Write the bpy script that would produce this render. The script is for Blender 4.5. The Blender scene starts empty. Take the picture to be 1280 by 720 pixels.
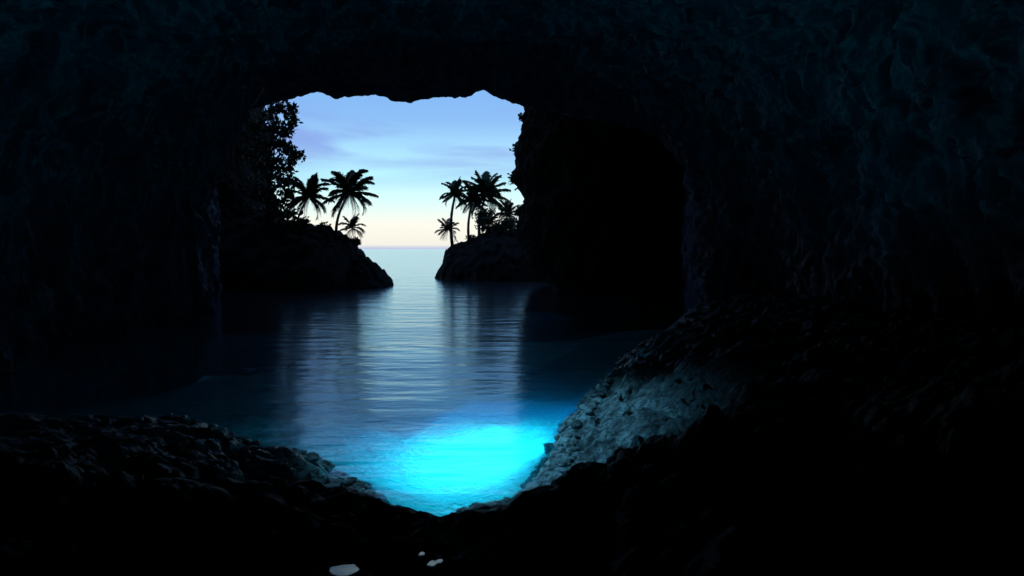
import bpy, bmesh, math, random
import numpy as np
from mathutils import Vector, Matrix
R = math.radians
sc = bpy.context.scene
col = sc.collection
random.seed(11)
rng = np.random.default_rng(5)

# ------------------------------------------------------------------ camera
CH = 3.5
F = 853.3
PITCH = math.atan(49 / F)
cam = bpy.data.cameras.new('camera')
cam.lens = 24; cam.sensor_width = 36; cam.clip_start = 0.1; cam.clip_end = 12000
camo = bpy.data.objects.new('camera', cam); col.objects.link(camo)
camo.location = (0, 0, CH); camo.rotation_euler = (R(90) - PITCH, 0, 0)
sc.camera = camo

def at(px, py, Y):
    """world point seen at photo pixel px,py at depth Y"""
    u = (px - 640) / F; v = (360 - py) / F
    dy = math.cos(PITCH) + v * math.sin(PITCH)
    dz = -math.sin(PITCH) + v * math.cos(PITCH)
    t = Y / dy
    return Vector((u * t, Y, CH + dz * t))

# ------------------------------------------------------------------ numpy noise
_perm = rng.permutation(256); _perm = np.concatenate([_perm, _perm, _perm])
_g = rng.normal(size=(256, 3)); _g /= np.linalg.norm(_g, axis=1)[:, None]
def perlin(x, y, z):
    xi = np.floor(x).astype(int); yi = np.floor(y).astype(int); zi = np.floor(z).astype(int)
    xf, yf, zf = x - xi, y - yi, z - zi
    f = lambda t: t * t * t * (t * (t * 6 - 15) + 10)
    u, v, w = f(xf), f(yf), f(zf)
    def gr(i, j, k):
        h = _perm[(_perm[(_perm[(xi + i) & 255] + yi + j) & 255] + zi + k) & 255]
        q = _g[h]
        return q[..., 0] * (xf - i) + q[..., 1] * (yf - j) + q[..., 2] * (zf - k)
    L = lambda a, b, t: a + t * (b - a)
    return L(L(L(gr(0,0,0), gr(1,0,0), u), L(gr(0,1,0), gr(1,1,0), u), v),
             L(L(gr(0,0,1), gr(1,0,1), u), L(gr(0,1,1), gr(1,1,1), u), v), w) * 1.6
def fbm(x, y, z, o=4, ridged=False):
    s = 0; a = 1; t = 0
    for k in range(o):
        n = perlin(x + 17.3 * k, y + 5.1 * k, z + 9.7 * k)
        if ridged: n = 1 - 2 * np.abs(n)
        s = s + a * n; t += a; a *= 0.5; x, y, z = x * 2.03, y * 2.03, z * 2.03
    return s / t
def lumps(x, y, cell, seed=0):
    """rubble: rounded tops of jittered cells, 0..1"""
    X = x / cell; Y = y / cell
    xi = np.floor(X).astype(int); yi = np.floor(Y).astype(int)
    out = np.zeros_like(X)
    for i in (-1, 0, 1):
        for j in (-1, 0, 1):
            h = _perm[(_perm[(xi + i + seed) & 255] + yi + j + 7 * seed) & 255]
            jx = _perm[h] / 255.0; jy = _perm[h + 1] / 255.0; rr = 0.55 + 0.5 * _perm[h + 2] / 255.0
            d2 = ((X - xi - i - jx) ** 2 + (Y - yi - j - jy) ** 2) / rr ** 2
            out = np.maximum(out, rr * np.sqrt(np.clip(1 - d2, 0, 1)))
    return out

def grid_mesh(name, P, closed=False, mat=None, smooth=True):
    ny, nx = P.shape[:2]
    idx = np.arange(ny * nx).reshape(ny, nx)
    if closed:
        idx = np.concatenate([idx, idx[:, :1]], axis=1)
    q = np.stack([idx[:-1, :-1], idx[:-1, 1:], idx[1:, 1:], idx[1:, :-1]], axis=-1).reshape(-1, 4)
    me = bpy.data.meshes.new(name)
    me.vertices.add(ny * nx); me.vertices.foreach_set('co', P.reshape(-1).astype(np.float32))
    me.loops.add(q.size); me.loops.foreach_set('vertex_index', q.reshape(-1).astype(np.int32))
    me.polygons.add(len(q)); me.polygons.foreach_set('loop_start', np.arange(0, q.size, 4, dtype=np.int32))
    me.polygons.foreach_set('use_smooth', np.full(len(q), smooth))
    me.update(calc_edges=True); me.validate()
    o = bpy.data.objects.new(name, me); col.objects.link(o)
    if mat: me.materials.append(mat)
    return o

def mesh_obj(name, verts, faces, mat, parent=None, smooth=False):
    me = bpy.data.meshes.new(name); me.from_pydata([tuple(v) for v in verts], [], faces); me.update()
    if smooth: me.polygons.foreach_set('use_smooth', [True] * len(me.polygons))
    me.materials.append(mat)
    o = bpy.data.objects.new(name, me); col.objects.link(o)
    if parent: o.parent = parent
    return o
def tag(o, label, cat, group=None):
    o['label'] = label; o['category'] = cat
    if group: o['group'] = group
    return o
def empty(name, loc, label, cat, group=None):
    o = bpy.data.objects.new(name, None); col.objects.link(o); o.location = loc
    return tag(o, label, cat, group)

# ------------------------------------------------------------------ materials
def new_mat(name):
    m = bpy.data.materials.new(name); m.use_nodes = True
    nt = m.node_tree; nt.nodes.clear()
    out = nt.nodes.new('ShaderNodeOutputMaterial')
    return m, nt, out
def N(nt, t, **kw):
    n = nt.nodes.new(t)
    for k, v in kw.items(): setattr(n, k, v)
    return n
def ramp(nt, fac, stops):
    r = N(nt, 'ShaderNodeValToRGB'); nt.links.new(fac, r.inputs[0])
    e = r.color_ramp.elements
    while len(e) > 1: e.remove(e[-1])
    e[0].position = stops[0][0]; e[0].color = (*stops[0][1], 1)
    for p, c in stops[1:]:
        x = e.new(p); x.color = (*c, 1)
    return r
def noise_tex(nt, scale, detail=6, rough=.6, stretch=None):
    tc = N(nt, 'ShaderNodeTexCoord'); mp = N(nt, 'ShaderNodeMapping')
    nt.links.new(tc.outputs['Object'], mp.inputs[0])
    if stretch: mp.inputs['Scale'].default_value = stretch
    n = N(nt, 'ShaderNodeTexNoise'); nt.links.new(mp.outputs[0], n.inputs[0])
    n.inputs['Scale'].default_value = scale; n.inputs['Detail'].default_value = detail
    n.inputs['Roughness'].default_value = rough
    return n
def rock_mat(name, dark, light, rough=.75, shore=None, bump=.5, bscale=6, stretch=None, spec=.5, lit_relief=None):
    m, nt, out = new_mat(name)
    p = N(nt, 'ShaderNodeBsdfPrincipled'); nt.links.new(p.outputs[0], out.inputs[0])
    n = noise_tex(nt, 1.3, 8, .65, stretch)
    c = ramp(nt, n.outputs[0], [(.35, dark), (.65, light)])
    colour = c.outputs[0]
    if lit_relief:   # pale crooked streaks painted down the wall as light catching its relief
        tc = N(nt, 'ShaderNodeTexCoord'); wv = N(nt, 'ShaderNodeTexNoise'); wv.inputs['Scale'].default_value = .35; nt.links.new(tc.outputs['Object'], wv.inputs[0])
        va = N(nt, 'ShaderNodeVectorMath', operation='MULTIPLY_ADD'); nt.links.new(wv.outputs['Color'], va.inputs[0]); va.inputs[1].default_value = (2.6, 2.6, 3); nt.links.new(tc.outputs['Object'], va.inputs[2])
        vm = N(nt, 'ShaderNodeMapping'); vm.inputs['Scale'].default_value = (1, 1, .13); nt.links.new(va.outputs[0], vm.inputs[0])
        vn = N(nt, 'ShaderNodeTexNoise'); vn.inputs['Scale'].default_value = .75; vn.inputs['Detail'].default_value = 5; vn.inputs['Roughness'].default_value = .6; nt.links.new(vm.outputs[0], vn.inputs[0])
        vs_ = N(nt, 'ShaderNodeMath', operation='SUBTRACT'); nt.links.new(vn.outputs[0], vs_.inputs[0]); vs_.inputs[1].default_value = .5
        vab = N(nt, 'ShaderNodeMath', operation='ABSOLUTE'); nt.links.new(vs_.outputs[0], vab.inputs[0])
        vr = ramp(nt, vab.outputs[0], [(0, (1, 1, 1)), (.018, (.5, .5, .5)), (.06, (0, 0, 0))])
        vx = N(nt, 'ShaderNodeMix', data_type='RGBA'); nt.links.new(vr.outputs[0], vx.inputs[0]); nt.links.new(colour, vx.inputs[6]); vx.inputs[7].default_value = (*lit_relief, 1); colour = vx.outputs[2]
    if shore:   # limestone painted paler low on the bank as if lit, darker higher as unlit
        g = N(nt, 'ShaderNodeNewGeometry'); sx = N(nt, 'ShaderNodeSeparateXYZ'); nt.links.new(g.outputs['Position'], sx.inputs[0])
        wn = noise_tex(nt, 1.1, 4, .6)
        ad = N(nt, 'ShaderNodeMath', operation='MULTIPLY_ADD'); nt.links.new(wn.outputs[0], ad.inputs[0]); ad.inputs[1].default_value = -1.1
        nt.links.new(sx.outputs['Z'], ad.inputs[2])
        mr = N(nt, 'ShaderNodeMapRange'); nt.links.new(ad.outputs[0], mr.inputs[0])
        mr.inputs[1].default_value = shore[1]; mr.inputs[2].default_value = shore[1] + .5; mr.inputs[3].default_value = 0; mr.inputs[4].default_value = 1
        n2 = noise_tex(nt, 7, 6, .7)
        n3 = noise_tex(nt, 1.6, 7, .7)
        nm = N(nt, 'ShaderNodeMath', operation='MULTIPLY_ADD'); nt.links.new(n3.outputs[0], nm.inputs[0]); nm.inputs[1].default_value = 1.2
        nt.links.new(n2.outputs[0], nm.inputs[2])
        nh = N(nt, 'ShaderNodeMath', operation='MULTIPLY'); nt.links.new(nm.outputs[0], nh.inputs[0]); nh.inputs[1].default_value = .455
        pale = ramp(nt, nh.outputs[0], [(.44, tuple(v * .12 for v in shore[0])), (.51, tuple(v * .5 for v in shore[0])), (.58, shore[0])])
        mx = N(nt, 'ShaderNodeMix', data_type='RGBA'); nt.links.new(mr.outputs[0], mx.inputs[0])
        sd = N(nt, 'ShaderNodeMapRange'); nt.links.new(sx.outputs['Z'], sd.inputs[0])   # clean sand under water
        sd.inputs[1].default_value = -.28; sd.inputs[2].default_value = -.02; sd.inputs[3].default_value = 1; sd.inputs[4].default_value = 0
        sm = N(nt, 'ShaderNodeMix', data_type='RGBA'); nt.links.new(sd.outputs[0], sm.inputs[0]); nt.links.new(pale.outputs[0], sm.inputs[6])
        sandc = ramp(nt, n2.outputs[0], [(.3, (.30, .31, .29)), (.6, (.42, .42, .39))]); nt.links.new(sandc.outputs[0], sm.inputs[7])
        nt.links.new(sm.outputs[2], mx.inputs[6]); nt.links.new(colour, mx.inputs[7]); colour = mx.outputs[2]
        rr = N(nt, 'ShaderNodeMapRange'); nt.links.new(ad.outputs[0], rr.inputs[0])
        rr.inputs[1].default_value = -.3; rr.inputs[2].default_value = shore[1] + .6; rr.inputs[3].default_value = .32; rr.inputs[4].default_value = rough
        nt.links.new(rr.outputs[0], p.inputs['Roughness'])
    else:
        p.inputs['Roughness'].default_value = rough
    nt.links.new(colour, p.inputs['Base Color'])
    p.inputs['Specular IOR Level'].default_value = spec
    b = N(nt, 'ShaderNodeBump'); b.inputs['Strength'].default_value = bump; b.inputs['Distance'].default_value = .3 if shore else .15
    nb = noise_tex(nt, bscale, 9, .65, stretch)
    nt.links.new(nb.outputs[0], b.inputs['Height']); nt.links.new(b.outputs[0], p.inputs['Normal'])
    return m
M_cave = rock_mat('cave_rock', (.025, .032, .05), (.10, .115, .16), .8, bump=1, bscale=3, stretch=(1, 1, .35), spec=.3, lit_relief=(.21, .22, .25))
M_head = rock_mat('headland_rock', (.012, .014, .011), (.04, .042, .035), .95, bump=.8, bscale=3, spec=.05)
M_shore = rock_mat('shore_rock', (.018, .02, .022), (.06, .065, .07), .6, shore=((.48, .48, .47), .12), bump=1, bscale=7, spec=.45)
M_boulder = rock_mat('boulder_rock', (.018, .02, .022), (.055, .06, .065), .6, bump=.8, bscale=9, spec=.4)
M_bed = rock_mat('sea_floor', (.03, .06, .06), (.06, .10, .10), .9, bump=.2, spec=.1)
M_pale = rock_mat('pale_wet_stone', (.35, .36, .38), (.55, .56, .58), .16, bump=.10, bscale=6, spec=.45)

def plain(name, c, rough=.6, c2=None, scale=8):
    m, nt, out = new_mat(name)
    p = N(nt, 'ShaderNodeBsdfPrincipled'); nt.links.new(p.outputs[0], out.inputs[0])
    n = noise_tex(nt, scale, 4)
    r = ramp(nt, n.outputs[0], [(.3, c), (.7, c2 or tuple(v * 1.6 for v in c))])
    nt.links.new(r.outputs[0], p.inputs['Base Color']); p.inputs['Roughness'].default_value = rough
    return m
M_leaf = plain('broad_leaf', (.02, .045, .015), .55)
M_frond = plain('palm_leaflet', (.025, .05, .018), .5)
M_bark = plain('bark', (.05, .04, .03), .9)
M_palmbark = plain('palm_bark', (.06, .05, .04), .9)

# water: fresnel mirror over clear tinted water, with a little suspended matter
M_water, nt, out = new_mat('water')
fr = N(nt, 'ShaderNodeFresnel'); fr.inputs[0].default_value = 1.56
geo = N(nt, 'ShaderNodeNewGeometry')
inv = N(nt, 'ShaderNodeMath', operation='SUBTRACT'); inv.inputs[0].default_value = 1; nt.links.new(geo.outputs['Backfacing'], inv.inputs[1])
ff = N(nt, 'ShaderNodeMath', operation='MULTIPLY'); nt.links.new(fr.outputs[0], ff.inputs[0]); nt.links.new(inv.outputs[0], ff.inputs[1])
gl = N(nt, 'ShaderNodeBsdfGlossy'); gl.inputs['Roughness'].default_value = .14; gl.inputs[0].default_value = (.86, 1, 1, 1)
tr = N(nt, 'ShaderNodeBsdfTransparent'); tr.inputs[0].default_value = (.34, .90, .97, 1)
df = N(nt, 'ShaderNodeBsdfDiffuse'); df.inputs[0].default_value = (.01, .10, .16, 1)
m1 = N(nt, 'ShaderNodeMixShader'); m1.inputs[0].default_value = .10
tl = N(nt, 'ShaderNodeBsdfTranslucent'); tl.inputs[0].default_value = (.03, .55, .9, 1)
m0 = N(nt, 'ShaderNodeMixShader'); m0.inputs[0].default_value = .6
nt.links.new(df.outputs[0], m0.inputs[1]); nt.links.new(tl.outputs[0], m0.inputs[2])
nt.links.new(tr.outputs[0], m1.inputs[1]); nt.links.new(m0.outputs[0], m1.inputs[2])
m2 = N(nt, 'ShaderNodeMixShader'); nt.links.new(ff.outputs[0], m2.inputs[0]); nt.links.new(m1.outputs[0], m2.inputs[1]); nt.links.new(gl.outputs[0], m2.inputs[2])
nt.links.new(m2.outputs[0], out.inputs[0])
wa = noise_tex(nt, 1.0, 3, .5, (.45, 1.3, 1)); wb = noise_tex(nt, 4.5, 3, .55, (.5, 1.2, 1)); wc = noise_tex(nt, .22, 2, .5, (.6, 1.4, 1))
s1 = N(nt, 'ShaderNodeMath', operation='MULTIPLY_ADD'); nt.links.new(wb.outputs[0], s1.inputs[0]); s1.inputs[1].default_value = .035; nt.links.new(wa.outputs[0], s1.inputs[2])
s2 = N(nt, 'ShaderNodeMath', operation='MULTIPLY_ADD'); nt.links.new(wc.outputs[0], s2.inputs[0]); s2.inputs[1].default_value = 1.5; nt.links.new(s1.outputs[0], s2.inputs[2])
wbmp = N(nt, 'ShaderNodeBump'); wbmp.inputs['Strength'].default_value = 1; wbmp.inputs['Distance'].default_value = .052
nt.links.new(s2.outputs[0], wbmp.inputs['Height'])
nt.links.new(wbmp.outputs[0], gl.inputs['Normal']); nt.links.new(wbmp.outputs[0], fr.inputs['Normal'])

# ------------------------------------------------------------------ cave shell
ST = np.array([  # Y, x left, x right, ceiling, squareness
    (-9.5, -.6, .6, 4, 1), (-9, -6, 5, 6.5, .8), (-7, -10.5, 8, 8.5, .75), (-2, -14, 9.2, 9.5, .7), (5, -17, 10.5, 10.3, .65), (15, -17, 10.8, 11.2, .6),
    (24, -17.2, 11.4, 12.6, .64), (30, -17, 11.8, 13.6, .7), (33.5, -16.4, 10.8, 14.4, .76), (35.2, -16.9, 11.3, 15.0, .7), (38, -19.0, 13, 16, .55),
    (43, -21.5, 13.5, 16.2, .45), (46.5, -21, 12.5, 15, .3), (48, -21, 12.5, 14.1, .25), (48.8, -21.5, 13, 14.5, .25), (50, -26, 16, 19, .4), (52, -40, 26, 27, .6), (54, -80, 60, 40, .8)])
Ys = np.concatenate([np.linspace(-9.5, -7, 12), np.arange(-6.8, 8, .25), np.arange(8, 49.4, .11), np.linspace(49.6, 54, 24)])
NT = 620
n1_, n2_ = 190, NT - 380
pa = np.concatenate([-np.ones(n1_), np.linspace(-1, 1, n2_), np.ones(n1_)])
pb = np.concatenate([np.linspace(0, 1, n1_), np.ones(n2_), np.linspace(1, 0, n1_)])
def interp(k): 
    v = np.interp(Ys, ST[:, 0], ST[:, k])
    ker = np.array([1, 2, 3, 2, 1]) / 9.0
    w = np.convolve(np.pad(v, 2, mode='edge'), ker, 'valid')
    return w
xl, xr, zt, ex = (interp(k) for k in (1, 2, 3, 4))
cx = (xl + xr) / 2; hw = (xr - xl) / 2
pw = (2 / ex)[:, None]
sc_ = (np.abs(pa)[None, :] ** pw + np.abs(pb)[None, :] ** pw) ** (-1 / pw)
X = cx[:, None] + hw[:, None] * pa * sc_
Z = -3.5 + (zt[:, None] + 3.5) * pb * sc_
Y = np.repeat(Ys[:, None], NT, 1)
dx = X - cx[:, None]; dz = (Z - 3.0)
ln = np.sqrt(dx ** 2 + dz ** 2) + 1e-6
nx_, nz_ = dx / ln, dz / ln
lipf = np.clip(1 - np.abs(Y - 47.5) / 3.5, 0, 1)
big = fbm(X / 7, Y / 7, Z / 9, 3) * 1.7 * (1 - .75 * lipf)
# hanging draperies and flutes, stretched down the wall
wx = X + 1.2 * perlin(X / 3, Y / 3, Z / 3); wy = Y + 1.2 * perlin(X / 3 + 9, Y / 3, Z / 3)
flute = fbm(wx / 1.7, wy / 1.7, Z / 7, 5, True) * -.85 * (1 - .6 * lipf)
jag = lipf * (fbm(X / 1.1, Y / 3, Z / 3, 3, True) * .35)
med = fbm(X / 1.5, Y / 1.5, Z / 1.5, 4) * .45 + fbm(wx / .7, wy / .7, Z / 3, 3, True) * -.22
fine = fbm(X / .45, Y / .45, Z / .6, 3, True) * -.10 - .15 * fbm(X / 1.1, Y / 1.1, Z / 1.1, 3)
top = np.clip((Z - 9) / 3, 0, 1)
D = (big + flute + med) * (1 - .8 * lipf * top) + fine
LIP = np.array([(250, 132), (330, 130), (345, 127), (365, 126), (380, 121), (400, 118), (418, 126), (440, 124), (460, 123), (478, 123), (490, 129), (512, 132), (530, 126), (560, 124), (578, 127),
    (605, 118), (625, 126), (645, 131), (665, 137), (720, 146), (900, 165)], float)
lipz = CH + (311 - (125 + (LIP[:, 1] - 125) * 1.35)) / F * 48.0; lipx = (LIP[:, 0] - 640) / F * 48.0
lipd = (np.interp(X, lipx, lipz) - 14.1) * np.clip(1 - np.abs(Y - 47.6) / 2.5, 0, 1) * top
X2 = X + nx_ * D; Z2 = Z + nz_ * D + lipd + jag * top * .6; Y2 = Y + fbm(X / 2 + 40, Y / 2, Z / 2, 3) * .5
cave = grid_mesh('cave_wall', np.stack([X2, Y2, Z2], -1), mat=M_cave)
cave['kind'] = 'structure'

# ------------------------------------------------------------------ near shore (one heightfield around the camera)
WL = np.array([(-40, 13), (-22, 14.5), (-12, 14.5), (-6.7, 13.8), (-4.2, 12), (-2.7, 10.7), (-2.1, 9.8), (-1.75, 8.9), (-1.1, 8.5), (-.6, 8.95), (.0, 9.35), (.4, 10.1),
    (.8, 12.2), (1.45, 14.9), (2.4, 17.7), (3.6, 21.6), (5.4, 25.7), (8.2, 33.5), (14, 36), (40, 38)])
def signed(x, y):
    best = np.full(x.shape, 1e9)
    for (ax, ay), (bx, by) in zip(WL[:-1], WL[1:]):
        ux, uy = bx - ax, by - ay; L2 = ux * ux + uy * uy
        t = np.clip(((x - ax) * ux + (y - ay) * uy) / L2, 0, 1)
        best = np.minimum(best, np.hypot(x - ax - t * ux, y - ay - t * uy))
    yl = np.interp(x, WL[:, 0], WL[:, 1])
    return np.where(y < yl, best, -best)
CP = np.array([(-400, 560), (0, 590), (120, 600), (200, 603), (283, 607), (310, 605), (348, 617), (373, 610), (407, 622), (433, 612), (470, 634), (503, 641), (547, 650), (589, 645),
    (642, 637), (655, 620), (687, 613), (722, 590), (767, 587), (784, 566), (829, 545), (900, 530), (1000, 520), (1280, 500), (1700, 480)], float)
az_px = np.arange(-450, 1750, 2.6)
az_in = np.arctan((az_px - 640) / F)
az = np.concatenate([np.linspace(-math.pi, az_in[0], 60)[:-1], az_in, np.linspace(az_in[-1], math.pi, 60)[1:]])
rad = np.concatenate([np.linspace(.05, 3, 24)[:-1], np.linspace(3, 20, 560), np.geomspace(20, 46, 170)[1:]])
AZ, RD = np.meshgrid(az, rad)
sx = RD * np.sin(AZ); sy = RD * np.cos(AZ)
# warp a little so that nothing runs along the grid
S = signed(sx, sy) + .30 * fbm(sx / 1.1, sy / 1.1, sx * 0, 3)
pxs = 640 + F * np.tan(np.clip(AZ, -1.2, 1.2))
crest_py = np.interp(pxs, CP[:, 0], CP[:, 1])
RC = 6.0
zc = CH - (crest_py - 311) / F * RC * np.cos(np.clip(AZ, -.9, .9)) - .12
lh = 1.35 - 1.1 * np.clip((-sx - 2.5) / 4, 0, 1) * np.clip((sy - 7) / 4, 0, 1)
base = np.where(S > 0, lh * (1 - np.exp(-S * .24 * 1.35 / lh)), -1.0 * (1 - np.exp(S * .95)) - 2.6 * (1 - np.exp(np.minimum(S + 4, 0) * .12)))
right = np.clip((sx - 1.0) / 3, 0, 1) * np.clip(S / 3, 0, 1)
base = base + right * .08 * np.clip(S, 0, 3)
left = np.clip((-sx - 2.5) / 3, 0, 1) * np.clip((sy - 8) / 3, 0, 1)
base = base + left * .04 * (1 - np.exp(-np.clip(S, 0, 9) * 1.2))
base = base + np.clip((sx - .2) / .8, 0, 1) * .36 * (1 - np.exp(-np.clip(S, 0, 9) * 1.5))
g = np.exp(-((RD - RC) / 1.0) ** 2)
h = base + (zc - base) * g - .10 * np.exp(-(S / .9) ** 2) - .22 * np.exp(-((S - 1.4) / 1.0) ** 2) * np.exp(-((sx + .8) / 1.3) ** 2)
land = np.clip(.25 + S * .8, 0, 1)
nearf = np.clip((RD - 1) / 3, 0, 1)
wu = sx + .25 * perlin(sx * 1.3, sy * 1.3, sx * 0); wv = sy + .25 * perlin(sx * 1.3, sy * 1.3, sx * 0 + 5)
amp = land * (.35 + .65 * nearf) * (1 - .45 * np.clip((-sx - 3.5) / 3, 0, 1) * np.clip((sy - 8) / 3, 0, 1))
h = h + amp * ((lumps(wu, wv, 1.1, 3) - .5) * .42 * (1 - .6 * g) + (lumps(wu, wv, .5, 9) - .5) * .34 + (lumps(wu, wv, .21, 21) - .5) * .17 + fbm(sx / .55, sy / .55, h / .5, 4, True) * -.13
    + fbm(sx / .8, sy / .8, h, 5) * .12 + fbm(sx / .2, sy / .2, h / .2, 3) * .07)
h = h + (1 - land) * (fbm(sx / 1.3, sy / 1.3, sx * 0 + 3, 4) * .13)
lim = CH - (crest_py - 311) / F * sy + .10 * fbm(sx / .5, sy / .5, sx * 0 + 11, 3)
bank = (RD > 4.5) & (RD < 9.6) & (pxs > 180) & (pxs < 860)
h = np.where(bank & (S > -.4), np.minimum(h, lim + np.clip((RD - 8.2) * .5, 0, 3) * ((pxs < 430) | (pxs > 690))), h)
# push the surface sideways too, so that stones overhang and face every way
hx = fbm(sx / .9 + 30, sy / .9, h / .6, 3) * .22 + fbm(sx / .22, sy / .22 + 8, h / .16, 3) * .055
hy = fbm(sx / .9, sy / .9 + 30, h / .6, 3) * .12 + fbm(sx / .22 + 8, sy / .22, h / .16, 3) * .055
kk = land * nearf
shore = grid_mesh('rocky_shore', np.stack([sx + hx * kk, sy + hy * kk, h], -1), mat=M_shore)
shore['kind'] = 'structure'
_flat = np.stack([sx.ravel(), sy.ravel()], -1); _hf = h.ravel()
def ground(x, y):
    d = (_flat[:, 0] - x) ** 2 + (_flat[:, 1] - y) ** 2
    k = np.argpartition(d, 4)[:4]
    return float(_hf[k].mean())

# sea floor and water
def sheet(name, x0, x1, y0, y1, z, mat, cuts=1):
    o = mesh_obj(name, [(x0, y0, z), (x1, y0, z), (x1, y1, z), (x0, y1, z)], [(0, 1, 2, 3)], mat)
    o['kind'] = 'structure'; return o
sheet('sea_floor', -4000, 4000, -60, 9000, -3.3, M_bed)
sheet('water', -4000, 4000, -12, 8990, 0, M_water)

# ------------------------------------------------------------------ headlands
def headland(name, prof, yc, ry, x0, x1, label):
    xs = np.arange(x0, x1, .11); ts = np.linspace(-1.06, 1.06, 170)
    Xh, T = np.meshgrid(xs, ts)
    px_ = np.array(prof)
    zt_ = np.interp(Xh, px_[:, 0], px_[:, 1])
    n1 = fbm(Xh / 3, T * ry / 3, Xh * 0 + 7, 4)
    ryl = ry * np.clip(.35 + zt_ / 5, .3, 1.3)
    Yh = yc + T * ryl + n1 * 1.2
    prof_ = np.sign(1 - T ** 2) * np.abs(1 - T ** 2) ** .45
    Zh = (zt_ + .6) * prof_ - .6
    Zh = Zh + (n1 * .5 + fbm(Xh / 1.6, Yh / 1.6, Zh / 1.6, 4, True) * -.35 + (lumps(Xh, Yh, 1.6, 4) - .5) * 1.0 + (lumps(Xh, Yh, .7, 8) - .5) * .5 + fbm(Xh / .7, Yh / .7, Zh / .7, 3) * .2) * np.clip(prof_ + .3, 0, 1) * np.clip(zt_ / 2, .15, 1)
    Yh = Yh + fbm(Xh / 1.2, Zh / 1.2, Yh / 1.2, 3) * .6
    o = grid_mesh(name, np.stack([Xh, Yh, Zh], -1), mat=M_head); o['kind'] = 'structure'
    return o
def prof(pts, Yc):
    r = []
    for px, py in pts:
        p = at(px, py, Yc); r.append((p.x, p.z))
    return r
LY, RY = 64.0, 84.0
PL = [(-45, 7.5)] + prof([(330, 276), (369, 284), (414, 290), (430, 297), (440, 306), (446, 321), (458, 326), (470, 334), (478, 343), (486, 350), (489, 360)], LY)
headland('headland', PL, LY, 6.5, -46, PL[-1][0], '')
PR = prof([(543, 356), (545, 346), (550, 336), (557, 329), (559, 315), (570, 309), (588, 305), (612, 293), (650, 289)], RY) + [(8, 8), (40, 10)]
headland('headland', PR, RY, 8, PR[0][0], 40, '')

def cliff(name, pts, Yc, xfar, ry, h0=-2, h1=27):
    """a rock stack: edge given as pixels of the visible side, solid, rounded"""
    e = np.array([tuple(at(px, py, Yc)) for px, py in pts])
    order = np.argsort(e[:, 2]); e = e[order]
    zs = np.arange(h0, h1, .16); an = np.linspace(0, 2 * math.pi, 420, endpoint=False)
    Zc, A = np.meshgrid(zs, an, indexing='ij')
    xe = np.interp(Zc, e[:, 2], e[:, 0])
    cxx = (xe + xfar) / 2; rx = np.abs(xfar - xe) / 2
    sg = np.sign(np.cos(A)) * np.abs(np.cos(A)) ** .7; ss = np.sign(np.sin(A)) * np.abs(np.sin(A)) ** .7
    top = np.sqrt(np.clip(1 - (np.clip(Zc - (h1 - 5), 0, 5) / 5.0) ** 2, 0, 1))
    Xc = cxx + rx * sg * top; Yc_ = Yc + ry * ss * top
    d = fbm(Xc / 2.5, Yc_ / 2.5, Zc / 2.5, 4) * .8 + fbm(Xc / .7, Yc_ / .7, Zc / .7, 4, True) * -.3
    Xc = Xc + np.cos(A) * d; Yc_ = Yc_ + np.sin(A) * d
    o = grid_mesh(name, np.stack([Xc, Yc_, Zc], -1), closed=True, mat=M_head); o['kind'] = 'structure'; return o
cliff('sea_cliff', [(655, 100), (654, 135), (651, 160), (646, 178), (645, 208), (643, 218), (650, 236), (655, 250), (648, 262), (646, 290), (662, 330), (690, 357)], 60, 26, 9.5)
cliff('sea_cliff', [(320, 80), (322, 130), (330, 170), (326, 210), (334, 240), (345, 262), (356, 280), (370, 340)], 67, -48, 7)

# ------------------------------------------------------------------ vegetation
def tube(pts, rads, n=8):
    V, Fc = [], []
    for k, p in enumerate(pts):
        a = pts[min(k + 1, len(pts) - 1)] - pts[max(k - 1, 0)]
        a.normalize(); b = a.orthogonal().normalized(); d = a.cross(b)
        for i in range(n):
            t = 2 * math.pi * i / n
            V.append(p + (b * math.cos(t) + d * math.sin(t)) * rads[k])
    for k in range(len(pts) - 1):
        for i in range(n):
            j = (i + 1) % n
            Fc.append((k * n + i, k * n + j, (k + 1) * n + j, (k + 1) * n + i))
    Fc.append(tuple(range(n))[::-1]); Fc.append(tuple(range((len(pts) - 1) * n, len(pts) * n)))
    return V, Fc
def frond_geo(L, el, azm, droop, wl=.38, nl=30):
    """arched rachis with paired hanging leaflets; origin at crown centre"""
    V, Fc = [], []
    d = Vector((math.cos(azm), math.sin(azm), 0)); p = Vector((0, 0, 0)); e = el
    pts = [p.copy()]; n = 14
    for k in range(n):
        p = p + (d * math.cos(e) + Vector((0, 0, 1)) * math.sin(e)) * (L / n)
        e -= droop / n * (0.4 + 1.2 * k / n); pts.append(p.copy())
    v, f = tube(pts, [.045 * (1 - k / (n + 2)) * L / 2.3 + .008 for k in range(n + 1)], 5)
    V += v; Fc += f
    side = d.cross(Vector((0, 0, 1)))
    for q in range(nl):
        t = (q + .8 + random.uniform(-.2, .2)) / nl; x = min(t * n, n - .01); k = int(x); a = pts[k].lerp(pts[k + 1], x - k)
        tg = (pts[k + 1] - pts[k]).normalized()
        ll = L * wl * (math.sin(math.pi * min(t * .86 + .13, 1)) ** .7) * random.uniform(.8, 1.1) + .04
        for sg in (-1, 1):
            dr = (side * sg * .62 + tg * .95 + Vector((0, 0, random.uniform(-.35, -.05)))).normalized()
            mid = a + dr * ll * .55; end = a + dr * ll + Vector((0, 0, -ll * random.uniform(.1, .3)))
            w = (tg * .5 + Vector((0, 0, .5))) * (.065 * L / 2.3 + .016)
            b = len(V)
            V += [a - w * .7, a + w * .7, mid + w * 1.2, mid - w * 1.2, end]
            Fc += [(b, b + 1, b + 2, b + 3), (b + 3, b + 2, b + 4)]
    return V, Fc
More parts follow.
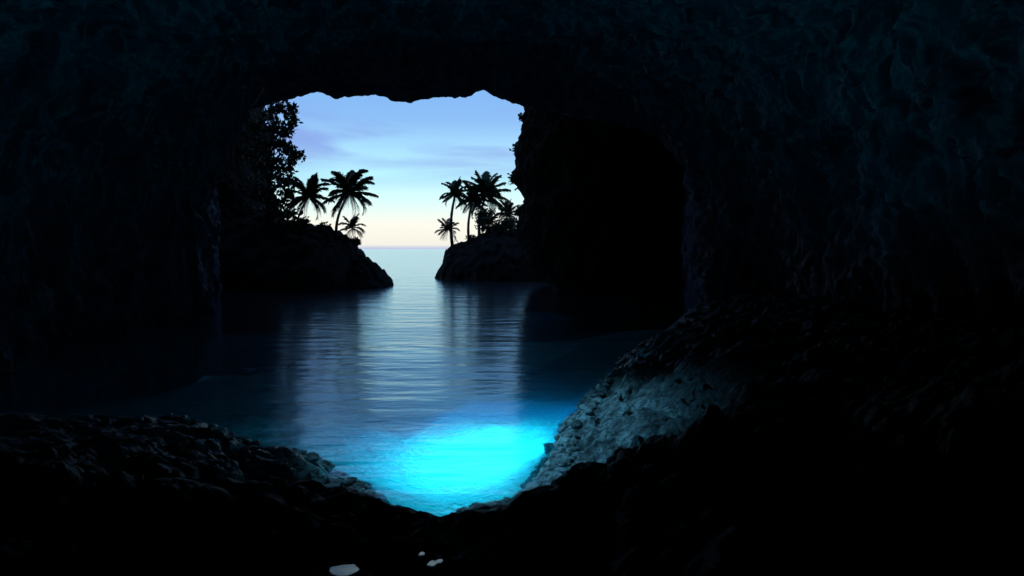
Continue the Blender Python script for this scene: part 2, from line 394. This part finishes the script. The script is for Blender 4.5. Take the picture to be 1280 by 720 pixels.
def palm(base_px, crown_px, Yd, Rpx, nf, label, seed, young=False):
    random.seed(seed)
    b = at(*base_px, Yd); cpt = at(*crown_px, Yd); b.z -= .35
    root = empty('palm_tree', b, label, 'palm tree')
    Rm = Rpx * Yd / F; H = cpt - b
    pts = []; rd = []
    n = 14
    bow = Vector((.10 * H.z, random.uniform(-.4, .4), 0))
    r0 = max(.07, .024 * H.length) * (1 if not young else .5)
    for k in range(n + 1):
        t = k / n
        pts.append(H * t + Vector((H.x * (t * t - t) * .5, 0, 0)) - bow * math.sin(math.pi * t) * .5)
        rd.append(r0 * (1.35 - .55 * t) * (1 + .07 * (k % 2)) + (.05 if k == 0 else 0))
    v, f = tube(pts, rd, 9)
    mesh_obj('trunk', v, f, M_palmbark, root, True)
    for i in range(nf):
        azm = 2 * math.pi * (i * .618 + random.uniform(-.03, .03)); lev = i / nf
        el = R(84 - 125 * lev + random.uniform(-8, 8))
        v, f = frond_geo(Rm * random.uniform(.92, 1.12), el, azm, R(random.uniform(30, 62) if random.random() < .7 else random.uniform(70, 110)), .37 if not young else .42, 26 if not young else 14)
        o = mesh_obj('frond', v, f, M_frond, root); o.location = H
    return root
palm((370, 286), (386, 246), 62.5, 30, 22, 'slanting palm close to the leafy tree, shorter of the two tall palms on the left', 3)
palm((420, 293), (437, 241), 64, 36, 24, 'tallest and fullest palm, its trunk leaning right on the left headland', 5)
palm((447, 318), (440, 285), 63, 19, 13, 'young small palm on the seaward slope below the tallest palm', 8, True)
palm((566, 308), (569, 243), 83, 21, 19, 'slender palm with a small crown, nearest the open sea on the right headland', 13)
palm((587, 306), (591, 250), 84, 24, 22, 'palm of middle height between the slender palm and the bushiest one on the right headland', 17)
palm((600, 304), (607, 244), 85, 31, 32, 'bushiest palm on the right headland, dense dark crown', 19)
palm((576, 305), (560, 287), 82, 17, 16, 'low young palm leaning seaward at the tip of the right headland', 23, True)
palm((632, 296), (634, 267), 82, 19, 20, 'short palm against the foot of the right cliff', 29)
palm((608, 298), (611, 280), 81, 15, 18, 'stubby low palm growing under the bushiest palm', 31, True)

def leaves(centres, n, size, rs):
    V, Fc = [], []
    for (cpt, rr) in centres:
        for _ in range(int(n * rr)):
            p = Vector([random.gauss(0, .45) for _ in range(3)]) * rr + cpt
            a = Vector([random.gauss(0, 1) for _ in range(3)]).normalized(); b = a.orthogonal().normalized()
            b = Matrix.Rotation(random.uniform(0, 6.28), 3, a) @ b; c2 = a.cross(b)
            s_ = size * random.uniform(.6, 1.25); k = len(V)
            V += [p, p + b * s_ * .5 + c2 * s_ * .24 + a * s_ * .06, p + b * s_, p + b * s_ * .5 - c2 * s_ * .24 + a * s_ * .06]
            Fc += [(k, k + 1, k + 2), (k, k + 2, k + 3)]
    return V, Fc
def grow(root_pt, tip, r0, n=7, wob=.25):
    pts = []
    for k in range(n + 1):
        t = k / n; q = root_pt.lerp(tip, t)
        if 0 < k < n: q = q + Vector([random.uniform(-wob, wob) for _ in range(3)])
        pts.append(q)
    return tube(pts, [r0 * (1 - .8 * k / n) + .012 for k in range(n + 1)], 6)
def merge(parts):
    V, Fc = [], []
    for v, f in parts:
        b = len(V); V += v; Fc += [tuple(i + b for i in q) for q in f]
    return V, Fc
def tree(name, base, trunk_tip, clumps, r0, leaf, dens, label, cat, seed, group=None):
    random.seed(seed)
    root = empty(name, base, label, cat, group)
    tp = grow(Vector((0, 0, -.4)), trunk_tip - base, r0, 9, .3)
    v, f = tp; mesh_obj('trunk', v, f, M_bark, root, True)
    lim = []
    for cpt, rr in clumps:
        t = min(1, max(.15, (cpt.z - base.z) / max(.1, trunk_tip.z - base.z) * random.uniform(.6, .85)))
        lim.append(grow((trunk_tip - base) * t, cpt - base, r0 * .35, 6, .18))
        for _ in range(5):
            e = cpt - base + Vector([random.gauss(0, .5) * rr for _ in range(3)])
            lim.append(grow(cpt - base, e, .03, 3, .08))
    v, f = merge(lim); mesh_obj('limbs', v, f, M_bark, root)
    v, f = leaves([(cpt - base, rr) for cpt, rr in clumps], dens, leaf, 0)
    mesh_obj('crown', v, f, M_leaf, root)
    return root
TY = 60.0
def cl(px, py, rpx, dY=0): return (at(px, py, TY + dY), rpx * TY / F)
tree_cl = [cl(352, 136, 11), cl(338, 142, 12, 1), cl(364, 136, 7), cl(366, 150, 7), cl(345, 158, 12, -1), cl(358, 164, 8), cl(349, 180, 10), cl(332, 178, 13, 1), cl(360, 186, 8, .5), cl(371, 193, 7),
    cl(365, 201, 8, -.5), cl(345, 203, 12), cl(330, 212, 14, 1), cl(360, 212, 7), cl(347, 226, 12, -1), cl(362, 229, 8), cl(338, 243, 14), cl(358, 246, 10, .6), cl(348, 264, 13), cl(362, 266, 10, -.8), cl(334, 274, 13, .5), cl(366, 278, 8), cl(320, 160, 12, 1), cl(318, 195, 14, 1), cl(322, 240, 14)]
tree('leafy_tree', at(331, 290, TY), at(340, 140, TY), tree_cl, .26, .52, 170, 'tall broad leaved tree with ragged crown at the left edge of the cave mouth', 'tree', 41)
def bush(px, py, rpx, Yd, label, seed, k=5, name='shrub', low=True, dens=150, leaf=.36):
    random.seed(seed); rr = rpx * Yd / F
    base = at(px, py + rpx * .8, Yd); c0 = at(px, py, Yd)
    cc = [(c0 + Vector((random.uniform(-.8, .8), random.uniform(-.6, .6), random.uniform(-.45, .5))) * rr, rr * .62) for _ in range(k)]
    return tree(name, base, c0, cc, .07, leaf, dens, label, 'shrub', seed)
bush(376, 282, 9, 61.5, 'low shrub on the left headland under the slanting palm', 51)
bush(402, 288, 8, 63.5, 'flat low shrub between the two tall palms on the left headland', 52)
bush(444, 303, 5, 62.5, 'tiny shrub on the seaward slope of the left headland', 53)
bush(612, 286, 12, 82, 'broad shrub at the foot of the bushiest palm on the right headland', 54, 8)
bush(634, 282, 12, 80, 'dark shrub wedged between the short palm and the right cliff', 55, 8)
bush(590, 300, 6, 81, 'small shrub on the seaward end of the right headland', 56)
bush(604, 272, 12, 83, 'tall dark bush filling the gap under the crowns of the right headland palms', 61, 8)
bush(648, 222, 8, 58.5, 'leafy tuft jutting from the middle of the right cliff edge', 57, 5, 'cliff_shrub')
bush(656, 150, 8, 57.5, 'leafy tuft at the top of the right cliff edge under the cave roof', 58, 6, 'cliff_shrub')
bush(652, 188, 8, 58, 'leafy tuft high on the right cliff edge below the topmost one', 59, 6, 'cliff_shrub')
bush(652, 262, 9, 59, 'lowest leafy tuft on the right cliff edge above the short palm', 60, 6, 'cliff_shrub')

# ------------------------------------------------------------------ boulders
def boulder(name, loc, size, seed, mat, label, cat, sub=4, rough=1.0, rot=None, group=None, flat=None):
    bm = bmesh.new(); bmesh.ops.create_icosphere(bm, subdivisions=sub, radius=1)
    P = np.array([v.co[:] for v in bm.verts]); r_ = np.random.default_rng(seed)
    off = r_.uniform(0, 50, 3)
    # knock flats off the ball
    for _ in range(14 if flat is None else 5):
        n = r_.normal(size=3); n /= np.linalg.norm(n); d = r_.uniform(.62, .9)
        q = P @ n; P = P - np.outer(np.clip(q - d, 0, None), n)
    nr = P / np.linalg.norm(P, axis=1)[:, None]
    dsp = fbm(P[:, 0] * 1.3 + off[0], P[:, 1] * 1.3 + off[1], P[:, 2] * 1.3 + off[2], 4) * .17 + fbm(P[:, 0] * 5 + off[0], P[:, 1] * 5, P[:, 2] * 5 + off[2], 3, True) * -.05 * rough
    P = P + nr * dsp[:, None]
    if flat is not None: P[:, 2] = np.where(P[:, 2] > flat, flat + (P[:, 2] - flat) * .05, P[:, 2])
    P = P * np.array(size)
    for v, p in zip(bm.verts, P): v.co = p
    me = bpy.data.meshes.new(name); bm.to_mesh(me); bm.free(); me.materials.append(mat)
    me.polygons.foreach_set('use_smooth', [True] * len(me.polygons))
    o = bpy.data.objects.new(name, me); col.objects.link(o); o.location = loc
    o.rotation_euler = rot if rot else (r_.uniform(-.2, .2), r_.uniform(-.2, .2), r_.uniform(0, 6.28))
    return tag(o, label, cat, group)
BO = [  # px, py of the top, distance, half size, label
    (322, 603, 6.2, .26, 'leftmost dark boulder of the near bank, in front of the dim left slope'),
    (352, 612, 6.0, .18, 'small dark boulder between two bigger ones in front of the dim left slope'),
    (380, 607, 6.0, .24, 'rounded dark boulder in front of the middle of the dim left slope'),
    (434, 612, 6.0, .30, 'large humped boulder at the lower left end of the glowing water'),
    (482, 634, 6.0, .20, 'low boulder just below the left tip of the glowing water'),
    (522, 644, 6.0, .17, 'flat low boulder at the very bottom edge of the glowing water'),
    (606, 643, 6.1, .18, 'low knobbly boulder under the middle of the pebbly water edge'),
    (652, 626, 6.1, .17, 'small pointed boulder at the right end of the pebbly water edge'),
    (678, 610, 6.0, .20, 'squat boulder below the foot of the bright right hand slope'),
    (738, 587, 6.0, .34, 'large round topped boulder in front of the bright right hand slope'),
    (790, 566, 6.1, .26, 'dark boulder stepped above the large round topped one on the right'),
    (838, 543, 6.1, .26, 'highest dark boulder on the right side of the near bank'),
]
for i, (px, py, d, s_, lb) in enumerate(BO):
    p = at(px, py, d); p.z -= s_ * .62
    boulder('boulder', p, (s_ * 1.15, s_, s_ * .8), 100 + i, M_boulder, lb, 'boulder', sub=5)
# pale stones catching the sky
def pale(px, py, d, sz, seed, label, lift=0.02, sky_px=(500, 165), mat=None):
    p = at(px, py, d)
    v = (p - Vector((0, 0, CH))).normalized(); q = (at(*sky_px, 300) - p).normalized()
    n = (q - v).normalized()          # a wet face lying so that it mirrors the sky in the cave mouth
    rot = Vector((0, 0, 1)).rotation_difference(n).to_euler()
    return boulder('pale_stone', p, sz, seed, mat or M_pale, label, 'stone', sub=4, rough=.25, rot=rot, flat=.3)
pale(430, 715, 4.40, (.10, .15, .06), 201, 'smooth pale slab shaped stone at the bottom edge left of centre')
pale(541, 706, 4.6, (.04, .07, .035), 202, 'small pale pebble near the bottom edge, left one of a touching pair')
pale(549, 703, 4.65, (.028, .055, .03), 203, 'tiny pale pebble near the bottom edge, right one of a touching pair')
pale(527, 693, 4.8, (.024, .05, .012), 204, 'faint grey pebble just above the pair of pale pebbles')
boulder('pale_stone', at(-2, 456, 17), (.28, .3, .42), 205, M_boulder, 'faint pale rock at the far left edge of the cave pool', 'stone')

# loose stones at the water's edge
random.seed(77)
parts = []
tmpl = []
for k in range(6):
    bm = bmesh.new(); bmesh.ops.create_icosphere(bm, subdivisions=2, radius=1)
    P = np.array([v.co[:] for v in bm.verts]); P = P * (1 + .35 * perlin(P[:, 0] * 1.4 + 9 * k, P[:, 1] * 1.4, P[:, 2] * 1.4)[:, None])
    tmpl.append((P, [tuple(v.index for v in f.verts) for f in bm.faces])); bm.free()
VV = []; FF = []; base_i = 0
segs = list(zip(WL[3:17], WL[4:18]))
for _ in range(2600):
    if random.random() < .30: a, b = random.choice(segs[3:8])
    else: a, b = random.choice(segs[:13])
    t = random.random(); x = a[0] + (b[0] - a[0]) * t + random.gauss(.10, .28); y = a[1] + (b[1] - a[1]) * t + random.gauss(-.02, .28)
    i = int(np.argmin(np.abs(az - math.atan2(x, y)))); j = int(np.argmin(np.abs(rad - math.hypot(x, y))))
    z = h[j, i]
    if z < -.22 or z > 1.1: continue
    s_ = random.uniform(.025, .085) * (1 + y / 25)
    P, fc = random.choice(tmpl); ca, sa = math.cos(t * 40), math.sin(t * 40)
    Q = P * np.array([s_, s_ * random.uniform(.6, 1), s_ * random.uniform(.45, .8)])
    Q = np.stack([Q[:, 0] * ca - Q[:, 1] * sa + x, Q[:, 0] * sa + Q[:, 1] * ca + y, Q[:, 2] + z + s_ * .2], -1)
    VV.append(Q); FF += [tuple(q + base_i for q in f) for f in fc]; base_i += len(Q)
peb = mesh_obj('pebbles', np.concatenate(VV), FF, M_shore, None, True)
peb['kind'] = 'stuff'; peb['label'] = 'loose wet stones strewn along the water edge'; peb['category'] = 'pebbles'

# ------------------------------------------------------------------ light
w = bpy.data.worlds.new('World'); sc.world = w; w.use_nodes = True
nt = w.node_tree; nt.nodes.clear()
out = N(nt, 'ShaderNodeOutputWorld')
sky = N(nt, 'ShaderNodeTexSky', sky_type='NISHITA'); sky.sun_disc = False
sky.sun_elevation = R(2); sky.sun_rotation = R(200)   # sun behind the cave
b0 = N(nt, 'ShaderNodeBackground'); b0.inputs[1].default_value = .05; nt.links.new(sky.outputs[0], b0.inputs[0])
tc = N(nt, 'ShaderNodeTexCoord'); sp = N(nt, 'ShaderNodeSeparateXYZ'); nt.links.new(tc.outputs['Generated'], sp.inputs[0])
mr = N(nt, 'ShaderNodeMapRange'); nt.links.new(sp.outputs['Z'], mr.inputs[0]); mr.inputs[1].default_value = 0; mr.inputs[2].default_value = .5
base = ramp(nt, mr.outputs[0], [(0, (.52, .58, .84)), (.005, (.66, .70, .84)), (.011, (.93, .93, .84)), (.07, (.95, .98, .90)), (.13, (.68, .97, 1.02)), (.20, (.46, .93, 1.06)), (.27, (.36, .74, 1.04)), (.36, (.21, .47, .92)), (.46, (.17, .42, .90)), (.62, (.08, .24, .62)), (1, (.03, .09, .28))])
cm = N(nt, 'ShaderNodeMapping'); cm.inputs['Scale'].default_value = (1, 1, 6.5); cm.inputs['Rotation'].default_value = (0, R(4), 0); nt.links.new(tc.outputs['Generated'], cm.inputs[0])
cn = N(nt, 'ShaderNodeTexNoise'); cn.inputs['Scale'].default_value = 2.6; cn.inputs['Detail'].default_value = 5; cn.inputs['Distortion'].default_value = .4; nt.links.new(cm.outputs[0], cn.inputs[0])
cr = ramp(nt, cn.outputs[0], [(.42, (0, 0, 0)), (.53, (1, 1, 1))])
band = ramp(nt, mr.outputs[0], [(.16, (0, 0, 0)), (.30, (1, 1, 1)), (.5, (.5, .5, .5))])
mm = N(nt, 'ShaderNodeMath', operation='MULTIPLY'); nt.links.new(cr.outputs[0], mm.inputs[0]); nt.links.new(band.outputs[0], mm.inputs[1])
mix = N(nt, 'ShaderNodeMix', data_type='RGBA'); nt.links.new(mm.outputs[0], mix.inputs[0]); nt.links.new(base.outputs[0], mix.inputs[6]); mix.inputs[7].default_value = (.20, .36, .84, 1)
b1 = N(nt, 'ShaderNodeBackground'); nt.links.new(mix.outputs[2], b1.inputs[0]); b1.inputs[1].default_value = .95
ad = N(nt, 'ShaderNodeAddShader'); nt.links.new(b0.outputs[0], ad.inputs[0]); nt.links.new(b1.outputs[0], ad.inputs[1])
nt.links.new(ad.outputs[0], out.inputs[0])

sun = bpy.data.lights.new('sun', 'SUN'); sun.energy = .02; sun.angle = R(10); sun.color = (1, .85, .75)
so = bpy.data.objects.new('sun', sun); col.objects.link(so)
so.rotation_euler = (R(88), 0, R(-20))

def area(name, loc, sx_, sy_, power, colr):
    l = bpy.data.lights.new(name, 'AREA'); l.shape = 'ELLIPSE'; l.size = sx_; l.size_y = sy_; l.energy = power; l.color = colr
    o = bpy.data.objects.new(name, l); col.objects.link(o); o.location = loc; return o
area('added_glow_light', (-.85, 14.3, -.12), 3.0, 5.0, 440, (.03, .85, 1))  # added lights hung just below the surface to make the pool glow
area('added_glow_light', (-.9, 15.6, -.10), 5.2, 8.2, 240, (.0, .26, 1))
# added spot to brighten the pool edge; the roof above is closed
sl = bpy.data.lights.new('added_bank_spot', 'SPOT'); sl.energy = 5200; sl.color = (.15, .62, 1)
sl.spot_size = R(49); sl.spot_blend = 1; sl.shadow_soft_size = .25
slo = bpy.data.objects.new('added_bank_spot', sl); col.objects.link(slo); slo.location = (-4.2, 12.6, 8.3)
slo.rotation_euler = (Vector((-.1, 11.6, 0)) - slo.location).to_track_quat('-Z', 'Y').to_euler()

# ------------------------------------------------------------------ render settings
vs = sc.view_settings; vs.view_transform = 'Standard'; vs.look = 'None'; vs.exposure = 0; vs.gamma = 1
cy = sc.cycles
cy.use_denoising = True; cy.max_bounces = 8; cy.diffuse_bounces = 4; cy.glossy_bounces = 3; cy.transparent_max_bounces = 12
cy.sample_clamp_indirect = 4; cy.use_adaptive_sampling = False
cy.caustics_reflective = True
